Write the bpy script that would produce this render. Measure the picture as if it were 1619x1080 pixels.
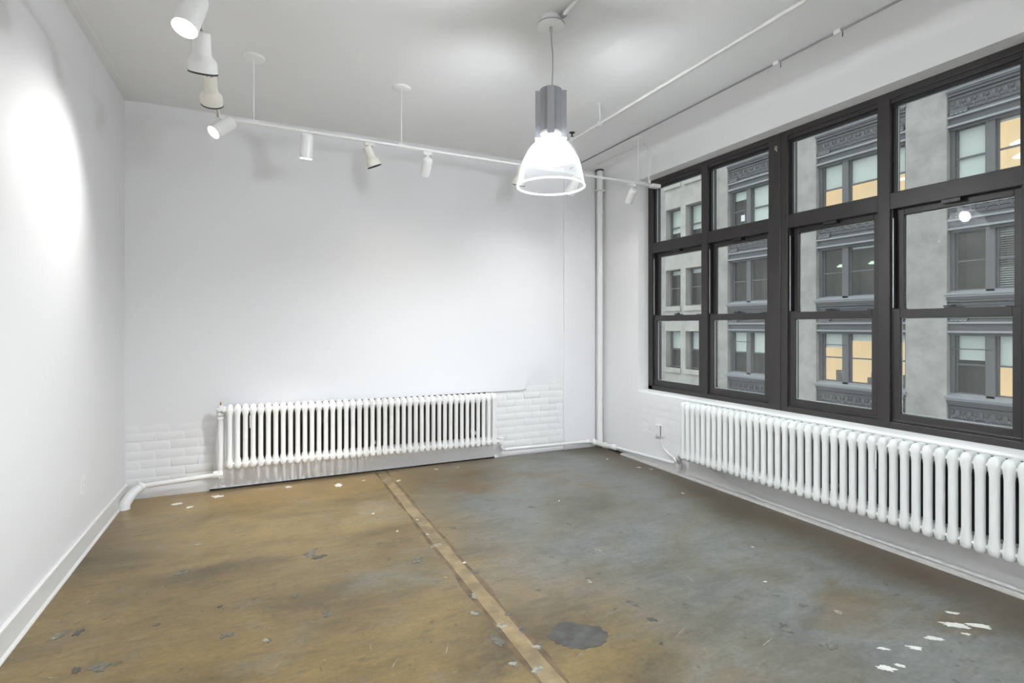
import bpy, math, random
from mathutils import Vector, Matrix, noise as mnoise
random.seed(7)
for _o in list(bpy.data.objects): bpy.data.objects.remove(_o)
SC = bpy.context.scene
COL = SC.collection
PI = math.pi

# ------------------------------------------------------------------ camera
F_PX, PPX, HZ, CAM_H = 835.0, 809.5, 515.0, 1.45
YAW = math.atan((PPX - 415.0) / F_PX)
cam = bpy.data.cameras.new('camera'); camo = bpy.data.objects.new('camera', cam); COL.objects.link(camo)
cam.sensor_width = 36.0; cam.sensor_fit = 'HORIZONTAL'; cam.lens = 36.0 * F_PX / 1619.0
cam.shift_y = -(540.0 - HZ) / 1619.0; cam.clip_start = 0.05; cam.clip_end = 300
camo.location = (0, 0, CAM_H); camo.rotation_euler = (PI / 2, 0, -YAW)
SC.camera = camo
# ------------------------------------------------------------------ sky, exposure
world = bpy.data.worlds.new('overcast_sky'); SC.world = world; world.use_nodes = True
_bg = world.node_tree.nodes['Background']
_bg.inputs['Color'].default_value = (0.93, 0.97, 1.0, 1)
_wn, _wl = world.node_tree.nodes, world.node_tree.links          # overcast: the zenith three times as bright as the horizon
_tc = _wn.new('ShaderNodeTexCoord'); _sp = _wn.new('ShaderNodeSeparateXYZ'); _mr = _wn.new('ShaderNodeMapRange')
_mr.inputs[1].default_value = 0.0; _mr.inputs[2].default_value = 1.0; _mr.inputs[3].default_value = 0.80; _mr.inputs[4].default_value = 2.4
_wl.new(_tc.outputs['Generated'], _sp.inputs[0]); _wl.new(_sp.outputs['Z'], _mr.inputs[0]); _wl.new(_mr.outputs[0], _bg.inputs['Strength'])
SC.view_settings.view_transform = 'Standard'; SC.view_settings.look = 'None'
SC.view_settings.gamma = 1.0; SC.view_settings.use_curve_mapping = False
SC.view_settings.exposure = 0.25
SC.cycles.sample_clamp_indirect = 14.0
SC.cycles.max_bounces = 9; SC.cycles.diffuse_bounces = 5; SC.cycles.transparent_max_bounces = 16
BULB = 3450.0          # radiance of the pendant lamps
SPOT = 1.0             # multiplier of the track spotlights

# ------------------------------------------------------------------ room dimensions
D, W, L, H = 5.33, 3.70, -1.03, 3.315       # back wall y, window wall x, left wall x, ceiling z
REAR = -3.6
WX = 3.835                                   # inner face of the window frames
# ================================================================== materials
def nodes(m):
    m.use_nodes = True; return m.node_tree.nodes, m.node_tree.links
def mat(name, col, rough=0.6, metal=0.0, spec=0.5, bump=None, vary=0.0, vscale=3.0, coat=0.0, emit=None, estr=0.0):
    m = bpy.data.materials.new(name); n, l = nodes(m); b = n['Principled BSDF']
    b.inputs['Base Color'].default_value = (*col, 1); b.inputs['Roughness'].default_value = rough
    b.inputs['Metallic'].default_value = metal; b.inputs['Specular IOR Level'].default_value = spec
    b.inputs['Coat Weight'].default_value = coat
    if emit: b.inputs['Emission Color'].default_value = (*emit, 1); b.inputs['Emission Strength'].default_value = estr
    tc = n.new('ShaderNodeTexCoord')
    if vary:
        nz = n.new('ShaderNodeTexNoise'); nz.inputs['Scale'].default_value = vscale; nz.inputs['Detail'].default_value = 8; nz.inputs['Roughness'].default_value = .65
        l.new(tc.outputs['Object'], nz.inputs['Vector'])
        mx = n.new('ShaderNodeMix'); mx.data_type = 'RGBA'
        mx.inputs[6].default_value = (*[c * (1 - vary) for c in col], 1); mx.inputs[7].default_value = (*[min(1, c * (1 + vary)) for c in col], 1)
        l.new(nz.outputs['Fac'], mx.inputs[0]); l.new(mx.outputs[2], b.inputs['Base Color'])
    if bump:
        prev = None
        for (sc, st, dist) in bump:
            nb = n.new('ShaderNodeTexNoise'); nb.inputs['Scale'].default_value = sc; nb.inputs['Detail'].default_value = 4
            l.new(tc.outputs['Object'], nb.inputs['Vector'])
            bp = n.new('ShaderNodeBump'); bp.inputs['Strength'].default_value = st; bp.inputs['Distance'].default_value = dist
            l.new(nb.outputs['Fac'], bp.inputs['Height'])
            if prev: l.new(prev.outputs['Normal'], bp.inputs['Normal'])
            prev = bp
        l.new(prev.outputs['Normal'], b.inputs['Normal'])
    return m
def emission(name, col, s):
    m = bpy.data.materials.new(name); n, l = nodes(m); n.remove(n['Principled BSDF'])
    e = n.new('ShaderNodeEmission'); e.inputs[0].default_value = (*col, 1); e.inputs[1].default_value = s
    l.new(e.outputs[0], n['Material Output'].inputs[0]); return m
def glass(name, ior=1.5, tint=(1, 1, 1), rough=0.0, boost=1.0):
    m = bpy.data.materials.new(name); n, l = nodes(m); n.remove(n['Principled BSDF'])
    # Schlick reflectance, the same from either side of the thin pane
    lw = n.new('ShaderNodeLayerWeight'); lw.inputs['Blend'].default_value = .5
    pw = n.new('ShaderNodeMath'); pw.operation = 'POWER'; pw.inputs[1].default_value = 5.0; l.new(lw.outputs['Facing'], pw.inputs[0])
    f0 = ((ior - 1)/(ior + 1))**2
    fr = n.new('ShaderNodeMath'); fr.operation = 'MULTIPLY_ADD'; fr.inputs[1].default_value = 1 - f0; fr.inputs[2].default_value = f0; l.new(pw.outputs[0], fr.inputs[0])
    mu = n.new('ShaderNodeMath'); mu.operation = 'MULTIPLY'; mu.inputs[1].default_value = boost; mu.use_clamp = True
    t = n.new('ShaderNodeBsdfTransparent'); t.inputs[0].default_value = (*tint, 1)
    g = n.new('ShaderNodeBsdfGlossy'); g.inputs['Roughness'].default_value = rough
    mx = n.new('ShaderNodeMixShader'); l.new(fr.outputs[0], mu.inputs[0]); l.new(mu.outputs[0], mx.inputs[0])
    l.new(t.outputs[0], mx.inputs[1]); l.new(g.outputs[0], mx.inputs[2]); l.new(mx.outputs[0], n['Material Output'].inputs[0])
    return m
def acrylic(name, clear, col=(1, 1, 1), tint=1.0, edge=0, back=.5):
    # clear prismatic acrylic: part of the light goes straight through, part is scattered
    m = bpy.data.materials.new(name); n, l = nodes(m); n.remove(n['Principled BSDF'])
    t = n.new('ShaderNodeBsdfTransparent'); t.inputs[0].default_value = (*[c*tint for c in col], 1)
    tr = n.new('ShaderNodeBsdfTranslucent'); tr.inputs[0].default_value = (*[c * .9 for c in col], 1)
    df = n.new('ShaderNodeBsdfDiffuse'); df.inputs[0].default_value = (*[c * .85 for c in col], 1)
    a = n.new('ShaderNodeMixShader'); a.inputs[0].default_value = back; l.new(tr.outputs[0], a.inputs[1]); l.new(df.outputs[0], a.inputs[2])
    g = n.new('ShaderNodeBsdfGlossy'); g.inputs['Roughness'].default_value = .15
    b = n.new('ShaderNodeMixShader'); b.inputs[0].default_value = .08; l.new(a.outputs[0], b.inputs[1]); l.new(g.outputs[0], b.inputs[2])
    c = n.new('ShaderNodeMixShader'); c.inputs[0].default_value = 1 - clear
    if edge:        # thicker material is crossed where the wall of the shade turns away
        lw = n.new('ShaderNodeLayerWeight'); lw.inputs['Blend'].default_value = .5
        pw = n.new('ShaderNodeMath'); pw.operation = 'POWER'; pw.inputs[1].default_value = 4.0; l.new(lw.outputs['Facing'], pw.inputs[0])
        ma = n.new('ShaderNodeMath'); ma.operation = 'MULTIPLY_ADD'; ma.inputs[1].default_value = edge; ma.inputs[2].default_value = 1 - clear
        l.new(pw.outputs[0], ma.inputs[0]); l.new(ma.outputs[0], c.inputs[0])
    l.new(t.outputs[0], c.inputs[1]); l.new(b.outputs[0], c.inputs[2])
    l.new(c.outputs[0], n['Material Output'].inputs[0]); return m

MT = {}
MT['drywall'] = mat('white drywall paint', (.80, .80, .81), .65, bump=[(60, .05, .002)])
MT['plaster'] = mat('white painted plaster', (.80, .80, .815), .6, bump=[(1.6, .08, .02), (22, .10, .003)])
MT['rough_plaster'] = mat('white lumpy painted masonry', (.79, .79, .79), .55, bump=[(2.6, .35, .02), (26, .25, .005)])
MT['ceiling'] = mat('white painted concrete ceiling', (.82, .82, .82), .7, bump=[(1.2, .06, .02), (14, .10, .004)], vary=.02, vscale=2)
MT['baseboard'] = mat('off white baseboard', (.74, .735, .72), .45)
MT['brick_paint'] = mat('white painted brick', (.80, .80, .805), .5, bump=[(40, .3, .004)])
MT['radiator'] = mat('white radiator enamel', (.83, .83, .82), .35, bump=[(30, .1, .002)])
MT['radiator_old'] = mat('old white radiator enamel', (.77, .785, .77), .38, bump=[(30, .12, .002)], vary=.03, vscale=6)
MT['pipe'] = mat('white painted pipe', (.80, .80, .80), .42, bump=[(35, .15, .003)])
MT['pipe_dirty'] = mat('dirty painted fittings', (.62, .61, .58), .55, bump=[(40, .5, .006)], vary=.25, vscale=25)
MT['track'] = mat('white enamel track', (.84, .84, .82), .4)
MT['cream'] = mat('cream enamel', (.78, .75, .68), .4)
MT['spot_white'] = mat('white enamel spotlight', (.85, .85, .84), .4)
MT['black'] = mat('black rubber', (.015, .015, .015), .5)
MT['conduit'] = mat('shadow grey conduit', (.27, .27, .28), .5, metal=.3)  # the grey stands in for the shadow line along the ceiling conduit
MT['pipe_thin'] = mat('off white thin pipe', (.70, .70, .67), .5)
MT['steel'] = mat('galvanised steel', (.45, .45, .45), .35, metal=.9)
MT['alu'] = mat('grey aluminium housing', (.36, .37, .39), .45, metal=.35)
MT['window_black'] = mat('dark bronze window frame', (.029, .025, .024), .42, vary=.25, vscale=8, bump=[(18, .15, .003)])
MT['window_dark'] = mat('black sash', (.014, .013, .016), .4)
MT['sill_white'] = mat('white painted sill', (.84, .84, .83), .5, bump=[(18, .2, .004)])
MT['alum_strip'] = mat('pale spacer strip', (.55, .56, .58), .35, metal=.3)
MT['pane'] = glass('window glass', 1.5, (.96, .985, .975))
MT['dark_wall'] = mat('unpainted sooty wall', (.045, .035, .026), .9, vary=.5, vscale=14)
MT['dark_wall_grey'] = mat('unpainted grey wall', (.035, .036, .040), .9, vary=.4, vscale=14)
MT['brass'] = mat('brass', (.45, .28, .09), .35, metal=.9)
MT['chalk'] = mat('yellow chalk', (.62, .60, .38), .9)
MT['outlet'] = mat('white plastic', (.82, .82, .80), .35)
MT['slot'] = mat('grey socket slot', (.25, .25, .25), .5)
MT['lens'] = emission('lit lamp lens', (1.0, .97, .92), 14.0)
MT['lens_off'] = mat('unlit reflector', (.55, .55, .53), .25, metal=.4)
MT['bulb'] = emission('lit metal halide bulb', (.905, .957, 1.0), BULB)
MT['shade'] = acrylic('prismatic acrylic shade', .9925, tint=.92, edge=.05)
MT['shade_top'] = acrylic('frosted acrylic', .16, back=.50)
MT['shade_rim'] = acrylic('acrylic rim', .93)

# ---- floor: stained and sealed old concrete
def floor_material():
    m = bpy.data.materials.new('stained sealed concrete'); n, l = nodes(m); b = n['Principled BSDF']
    tc = n.new('ShaderNodeTexCoord'); sep = n.new('ShaderNodeSeparateXYZ'); l.new(tc.outputs['Object'], sep.inputs[0])
    def noise(scale, detail=5, rough=.55, stretch=None, dist=0.0):
        z = n.new('ShaderNodeTexNoise'); z.inputs['Scale'].default_value = scale; z.inputs['Detail'].default_value = detail
        z.inputs['Roughness'].default_value = rough; z.inputs['Distortion'].default_value = dist
        src = tc.outputs['Object']
        if stretch:
            mp = n.new('ShaderNodeMapping'); mp.inputs['Scale'].default_value = stretch[0]; mp.inputs['Rotation'].default_value = (0, 0, stretch[1])
            l.new(src, mp.inputs[0]); src = mp.outputs[0]
        l.new(src, z.inputs['Vector']); return z.outputs['Fac']
    def ramp(fac, stops):
        r = n.new('ShaderNodeValToRGB'); e = r.color_ramp.elements
        while len(e) < len(stops): e.new(.5)
        for q, (p, c) in zip(e, stops): q.position = p; q.color = (*c, 1) if len(c) == 3 else c
        l.new(fac, r.inputs[0]); return r.outputs[0]
    def rng(fac, a, b_):
        r = n.new('ShaderNodeMapRange'); r.interpolation_type = 'SMOOTHSTEP'; r.inputs[1].default_value = a; r.inputs[2].default_value = b_
        l.new(fac, r.inputs[0]); return r.outputs[0]
    def math2(op, a, b_):
        q = n.new('ShaderNodeMath'); q.operation = op
        for i, v in enumerate((a, b_)):
            if isinstance(v, (int, float)): q.inputs[i].default_value = v
            else: l.new(v, q.inputs[i])
        return q.outputs[0]
    def mix(fac, a, b_, mode='MIX'):
        q = n.new('ShaderNodeMix'); q.data_type = 'RGBA'; q.blend_type = mode
        for i, v in ((0, fac), (6, a), (7, b_)):
            if isinstance(v, tuple): q.inputs[i].default_value = (*v, 1)
            elif isinstance(v, (int, float)): q.inputs[i].default_value = v
            else: l.new(v, q.inputs[i])
        return q.outputs[2]
    ochre = ramp(noise(1.1, 6, .6, ((1, 2.2, 1), .25), .4), [(.28, (.105, .074, .032)), (.45, (.182, .132, .055)), (.58, (.238, .168, .066)), (.74, (.190, .150, .070))])
    grey = ramp(noise(.9, 6, .6, ((1, 1.6, 1), .4), .6), [(.28, (.105, .098, .070)), (.42, (.150, .148, .122)), (.56, (.176, .186, .182)), (.66, (.150, .125, .080)), (.78, (.175, .140, .078))])
    gx = math2('ADD', sep.outputs['X'], math2('MULTIPLY', math2('SUBTRACT', noise(.8, 4), .5), 2.4))
    gx = math2('ADD', gx, math2('MULTIPLY', sep.outputs['Y'], .04))
    c = mix(rng(gx, .9, 2.3), ochre, grey)
    c = mix(rng(noise(.7, 5, .6, None, .8), .58, .70), c, (.18, .118, .058))           # brown stains
    c = mix(math2('MULTIPLY', rng(noise(1.3, 5, .6, ((1, 1.4, 1), 1.1), .5), .56, .72), .45), c, (.20, .225, .215))
    mot = noise(2.6, 9, .72, ((1, 1.5, 1), .3), .9)
    c = mix(.55, c, ramp(mot, [(.30, (.25, .25, .25)), (.5, (.5, .5, .5)), (.70, (.66, .66, .66))]), 'OVERLAY')
    # drifts of grey cement dust and darker worn areas
    c = mix(math2('MULTIPLY', rng(noise(3.4, 7, .7, ((1, 2.0, 1), -.3), .6), .54, .70), .5), c, (.21, .200, .175))
    c = mix(math2('MULTIPLY', rng(noise(4.3, 7, .7, ((1, 2.6, 1), .15), .4), .55, .68), .5), c, (.095, .074, .045))
    st = noise(7.0, 9, .75, ((1, 4.2, 1), .2), .3)
    c = mix(.45, c, ramp(st, [(.3, (.30, .29, .27)), (.5, (.5, .5, .5)), (.72, (.68, .68, .69))]), 'OVERLAY')
    fine = noise(42, 4, .7)
    c = mix(.28, c, ramp(fine, [(.35, (.3, .3, .3)), (.65, (.7, .7, .7))]), 'OVERLAY')
    c = mix(math2('MULTIPLY', rng(noise(15, 3, .5), .66, .72), .6), c, (.055, .05, .042))      # dark chips
    c = mix(math2('MULTIPLY', rng(noise(27, 2, .5), .755, .80), .7), c, (.42, .41, .38))         # pale paint specks
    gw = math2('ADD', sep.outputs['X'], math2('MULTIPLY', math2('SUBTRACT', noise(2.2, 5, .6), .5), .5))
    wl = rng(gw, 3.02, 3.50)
    c = mix(math2('MULTIPLY', wl, .80), c, (.085, .057, .027))                                    # dirt plus dark reflection put into the colour along the window wall
    bl = rng(sep.outputs['Y'], 4.6, 5.25)
    c = mix(math2('MULTIPLY', math2('MULTIPLY', bl, rng(sep.outputs['X'], 3.0, 1.4)), .45), c, (.40, .27, .105))  # spotlight brightness near the back wall put into the floor colour
    c = mix(1.0, c, (.90, .885, .865), 'MULTIPLY')
    l.new(c, b.inputs['Base Color'])
    rr = n.new('ShaderNodeMapRange'); rr.inputs[3].default_value = .24; rr.inputs[4].default_value = .42
    l.new(noise(1.6, 6, .65, None, .5), rr.inputs[0]); l.new(rr.outputs[0], b.inputs['Roughness'])
    b.inputs['Specular IOR Level'].default_value = .5
    bp = n.new('ShaderNodeBump'); bp.inputs['Strength'].default_value = .12; bp.inputs['Distance'].default_value = .01
    l.new(noise(6, 5, .6), bp.inputs['Height']); l.new(bp.outputs[0], b.inputs['Normal'])
    return m
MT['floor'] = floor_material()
def stain(name, col, edge=.5, rough=.4, scale=14):
    m = bpy.data.materials.new(name); n, l = nodes(m); b = n['Principled BSDF']
    tc = n.new('ShaderNodeTexCoord'); z = n.new('ShaderNodeTexNoise'); z.inputs['Scale'].default_value = scale; z.inputs['Detail'].default_value = 6
    l.new(tc.outputs['Object'], z.inputs[0]); r = n.new('ShaderNodeValToRGB')
    r.color_ramp.elements[0].position = .35; r.color_ramp.elements[0].color = (*[c * (1 - edge) for c in col], 1)
    r.color_ramp.elements[1].position = .68; r.color_ramp.elements[1].color = (*[min(1, c * (1 + edge)) for c in col], 1)
    l.new(z.outputs['Fac'], r.inputs[0]); l.new(r.outputs[0], b.inputs['Base Color']); b.inputs['Roughness'].default_value = rough
    return m
MT['patch_dark'] = stain('dark worn floor patch', (.075, .073, .066), .35, .45)
MT['patch_grey'] = stain('grey filler', (.135, .13, .11), .45, .45, 30)
MT['patch_pale'] = stain('pale filler', (.30, .285, .22), .4, .6, 40)
MT['paint_white'] = stain('spilled white paint', (.66, .66, .62), .08, .5)
MT['seam'] = stain('tan floor seam filler', (.265, .195, .100), .3, .4, 9)
MT['seam_edge'] = stain('brown floor seam edge', (.135, .088, .042), .4, .4, 10)
MT['gap'] = mat('dark floor gap', (.02, .017, .014), .9)

# ---- the building across the street
MT['concrete'] = mat('grey cast concrete', (.345, .34, .325), .85, vary=.55, vscale=1.1, bump=[(1.5, .3, .05), (9, .3, .02)])
MT['concrete2'] = mat('buff concrete wall', (.42, .41, .38), .85, vary=.45, vscale=1.3, bump=[(2, .3, .04)])
MT['iron'] = mat('grey painted cast iron', (.115, .117, .125), .55, vary=.22, vscale=2.0)
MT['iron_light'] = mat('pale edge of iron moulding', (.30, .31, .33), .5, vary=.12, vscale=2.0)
MT['iron_frame'] = mat('grey window frame across the street', (.13, .132, .14), .5)
MT['far_glass'] = glass('far window glass', 1.5, (.93, .95, .94), .02, 1.0)
MT['blind'] = mat('pale roller blind', (.74, .77, .755), .8)
MT['slat'] = mat('white venetian slat', (.5, .5, .5), .6)
MT['room_dark'] = mat('dim office interior', (.17, .155, .135), .9, vary=.4, vscale=1.2)
MT['room_lit'] = mat('lit office interior', (.5, .4, .28), .9, vary=.15, vscale=1.0, emit=(1.0, .76, .48), estr=.50)
MT['office_lamp'] = emission('office lamp', (1.0, .92, .7), 1.6)
MT['office_tube'] = emission('office fluorescent tube', (.75, 1.0, .78), 1.0)
MT['desk'] = mat('grey office desk', (.18, .17, .16), .7)
MT['far_letter'] = mat('white window lettering', (.75, .78, .8), .6)
MT['street'] = mat('asphalt street', (.09, .09, .09), .85, vary=.2, vscale=.5)

# ================================================================== mesh helpers
class MB:
    def __init__(s): s.v = []; s.f = []
    def box(s, x0, x1, y0, y1, z0, z1):
        i = len(s.v)
        s.v += [(x0, y0, z0), (x1, y0, z0), (x1, y1, z0), (x0, y1, z0), (x0, y0, z1), (x1, y0, z1), (x1, y1, z1), (x0, y1, z1)]
        s.f += [(i, i+3, i+2, i+1), (i+4, i+5, i+6, i+7), (i, i+1, i+5, i+4), (i+1, i+2, i+6, i+5), (i+2, i+3, i+7, i+6), (i+3, i, i+4, i+7)]
        return s
    def loft(s, rings, cap0=True, cap1=True):
        i = len(s.v); n = len(rings[0])
        for r in rings: s.v += [tuple(p) for p in r]
        for k in range(len(rings) - 1):
            for j in range(n):
                a = i + k*n + j; b = i + k*n + (j+1) % n
                s.f.append((a, b, b + n, a + n))
        if cap0: s.f.append(tuple(i + j for j in range(n))[::-1])
        if cap1: s.f.append(tuple(i + (len(rings)-1)*n + j for j in range(n)))
        return s
    def lathe(s, prof, seg=24, M=None, cap0=True, cap1=True, sx=1.0, sy=1.0):
        M = M or Matrix.Identity(4)
        rings = [[M @ Vector((r*sx*math.cos(2*PI*j/seg), r*sy*math.sin(2*PI*j/seg), z)) for j in range(seg)] for r, z in prof]
        return s.loft(rings, cap0, cap1)
    def tube(s, pts, r, seg=10, caps=True):
        pts = [Vector(p) for p in pts]; rings = []; up = None
        for k, p in enumerate(pts):
            t = (pts[min(k+1, len(pts)-1)] - pts[max(k-1, 0)]).normalized()
            if up is None: up = t.orthogonal().normalized()
            up = (up - t * up.dot(t)); up = up.normalized() if up.length > 1e-6 else t.orthogonal().normalized()
            side = t.cross(up); rr = r[k] if isinstance(r, (list, tuple)) else r
            rings.append([p + (up*math.cos(2*PI*j/seg) + side*math.sin(2*PI*j/seg)) * rr for j in range(seg)])
        return s.loft(rings, caps, caps)
    def prism_y(s, poly, y0, y1):          # poly of (x,z) extruded along y
        return s.loft([[(x, y0, z) for x, z in poly], [(x, y1, z) for x, z in poly]])
    def prism_x(s, poly, x0, x1):
        return s.loft([[(x0, y, z) for y, z in poly], [(x1, y, z) for y, z in poly]])
    def prism_z(s, poly, z0, z1):
        return s.loft([[(x, y, z0) for x, y in poly], [(x, y, z1) for x, y in poly]])
    def ball(s, c, r, seg=10, rings=6, sc=(1, 1, 1)):
        c = Vector(c); prof = []
        R = []
        for k in range(rings + 1):
            a = -PI/2 + PI*k/rings
            R.append([(c.x + r*sc[0]*max(math.cos(a), 1e-3)*math.cos(2*PI*j/seg), c.y + r*sc[1]*max(math.cos(a), 1e-3)*math.sin(2*PI*j/seg), c.z + r*sc[2]*math.sin(a)) for j in range(seg)])
        return s.loft(R)
    def mesh(s, name, smooth=False, auto=None):
        me = bpy.data.meshes.new(name); me.from_pydata(s.v, [], s.f); me.update()
        import bmesh
        bm = bmesh.new(); bm.from_mesh(me); bmesh.ops.recalc_face_normals(bm, faces=bm.faces); bm.to_mesh(me); bm.free()
        if smooth:
            me.polygons.foreach_set('use_smooth', [True]*len(me.polygons))
            if auto: 
                me.set_sharp_from_angle(angle=math.radians(auto))
        return me
    def build(s, name, m, parent=None, loc=(0, 0, 0), smooth=False, auto=40, bevel=0):
        me = s.mesh(name, smooth, auto); me.materials.append(MT[m] if isinstance(m, str) else m)
        return inst(name, me, parent, loc, bevel)
def inst(name, me, parent=None, loc=(0, 0, 0), bevel=0, rot=None, scale=None):
    o = bpy.data.objects.new(name, me); COL.objects.link(o); o.location = loc
    if rot: o.rotation_euler = rot
    if scale: o.scale = scale
    if parent is not None: o.parent = parent
    if bevel:
        b = o.modifiers.new('bevel', 'BEVEL'); b.width = bevel; b.segments = 2; b.limit_method = 'ANGLE'
    return o
def tag(o, label, cat, group=None):
    o['label'] = label; o['category'] = cat
    if group: o['group'] = group
    return o
def thing(name, label, cat, loc=(0, 0, 0), group=None):
    o = bpy.data.objects.new(name, None); COL.objects.link(o); o.location = loc; o.empty_display_size = .1
    return tag(o, label, cat, group)
def struct(o, label=None):
    o['kind'] = 'structure'
    if label: o['label'] = label
    return o
def sstep(t): t = max(0, min(1, t)); return t*t*(3 - 2*t)
def arc(c, r, a0, a1, n, plane='xz'):
    out = []
    for k in range(n + 1):
        a = a0 + (a1 - a0)*k/n; u, v = r*math.cos(a), r*math.sin(a)
        out.append((c[0]+u, c[1], c[2]+v) if plane == 'xz' else (c[0], c[1]+u, c[2]+v) if plane == 'yz' else (c[0]+u, c[1]+v, c[2]))
    return out

# ================================================================== room shell
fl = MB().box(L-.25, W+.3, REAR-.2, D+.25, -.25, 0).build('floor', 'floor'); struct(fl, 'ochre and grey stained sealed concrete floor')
# ceiling: shallow drop towards the window wall
cp = [(L-.25, H), (2.10, H), (2.45, H-.014), (W+.3, H-.014), (W+.3, H+.25), (L-.25, H+.25)]
ce = MB().prism_y(cp, REAR-.2, D+.25).build('ceiling', 'ceiling'); struct(ce, 'white painted concrete ceiling')
_cs = MB()
for k in range(60):
    y0 = REAR + k*(D-REAR)/60; y1 = y0 + (D-REAR)/60
    w0 = .055 + .02*mnoise.noise(Vector((y0*4.7, 0, 0))); w1 = .055 + .02*mnoise.noise(Vector((y1*4.7, 0, 0)))
    i = len(_cs.v); _cs.v += [(L, y0, H-.002), (L+w0, y0, H-.0025), (L+w1, y1, H-.0025), (L, y1, H-.002), (L, y0, H+.001), (L+w0+.004, y0, H+.001), (L+w1+.004, y1, H+.001), (L, y1, H+.001)]
    _cs.f += [(i, i+1, i+2, i+3), (i+1, i+5, i+6, i+2)]
_cs.build('plaster_seam', 'ceiling', ce)
wl = MB().box(L-.2, L, REAR-.2, D+.25, -.01, H+.05).build('wall_left', 'drywall'); struct(wl, 'smooth white drywall partition')
wr_ = MB().box(L-.2, W+.3, REAR-.2, REAR, -.01, H+.05).build('wall_rear', 'drywall'); struct(wr_)
# back wall: brick below, thin plaster coat above with a ledge over the radiator
def plaster_t(x, z):
    e = .724; w = .004
    if x < -.18: q = sstep((-.18 - x)/.25); w += .55*q; e -= .25*q
    elif x > 2.66: q = sstep((x - 2.66)/.10); w += .30*q; e -= .0*q
    full = .024
    if x > 2.95: full = .024 - .014*sstep((x-2.95)/.15)
    return full*sstep((z - e)/w + .0)
xs = [L-.02 + (W+.04-L)*k/150 for k in range(151)]
zs = [-.02 + .74*k/20 for k in range(19)] + [.70 + .10*k/36 for k in range(36)] + [.80 + (H+.06-.80)*k/36 for k in range(37)]
bw = MB()
for z in zs:
    for x in xs: bw.v.append((x, D - plaster_t(x, z), z))
nx = len(xs)
for a in range(len(zs)-1):
    for b in range(nx-1): bw.f.append((a*nx+b, a*nx+b+1, (a+1)*nx+b+1, (a+1)*nx+b))
_i = len(bw.v)
bw.box(L-.02, W+.02, D+.03, D+.25, -.02, H+.06)
wb = bw.build('wall_back', 'plaster', smooth=True, auto=50); struct(wb, 'white back wall, plaster above painted brick')
# window wall with the long window opening
OY0, OY1, SILLZ, HEADZ = -.42, 4.615, .757, 3.03
wm = MB()
wm.box(W, W+.3, REAR-.2, D+.25, -.01, SILLZ-.022)
wm.box(W, W+.3, OY1, D+.25, SILLZ-.022, H+.05)
wm.box(W, W+.3, REAR-.2, OY0, SILLZ-.022, H+.05)
wm.box(W, W+.3, OY0, OY1, HEADZ, H+.05)
cr = .085
cove = [(W+.01, H-.014+.01), (W-cr, H-.014+.01), (W-cr, H-.014)] + [(W-cr+cr*math.sin(a), H-.014-cr+cr*math.cos(a)) for a in [PI/2*k/7 for k in range(1, 8)]] + [(W+.01, H-.014-cr)]
_o = MB().prism_y(cove, REAR, D).build('trim_2', 'rough_plaster', smooth=True, auto=40); struct(_o, 'rounded plaster cove between ceiling and window wall')
wr = wm.build('wall_right', 'rough_plaster'); struct(wr, 'lumpy white painted masonry wall around the windows')
sm = MB(); sm.prism_y([(W-.004, SILLZ-.022), (W+.02, SILLZ-.012), (WX+.02, SILLZ), (W+.3, SILLZ), (W+.3, SILLZ-.03), (W-.004, SILLZ-.03)], OY0, OY1)
_o = sm.build('trim_1', 'sill_white'); struct(_o, 'white painted window sill')
# plaster chase in the corner
ch = MB().box(3.178, 3.612, D-.028, D, 0, H).build('plaster_chase', 'plaster', wb, bevel=.006)
MB().box(3.612, 3.625, D-.014, D, 0, H).build('chase_groove', 'slot', wb)
# left baseboard with a bead at the top and a foot at the bottom
bb = MB().prism_y([(L, 0), (L+.018, 0), (L+.018, .012), (L+.011, .018), (L+.009, .118), (L+.014, .124), (L+.014, .132), (L+.006, .138), (L, .138)], REAR, D).build('baseboard_left', 'baseboard'); struct(bb, 'off white baseboard with a beaded top')
MB().prism_y([(L+.0085, .1185), (L+.0155, .1225), (L+.0155, .1325), (L+.0085, .137)], REAR, D-.002).build('bead', 'outlet', bb)
MB().prism_y([(L+.010, .0), (L+.022, .0), (L+.020, .010), (L+.010, .016)], REAR, D-.002).build('shoe_bead', 'outlet', bb)
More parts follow.
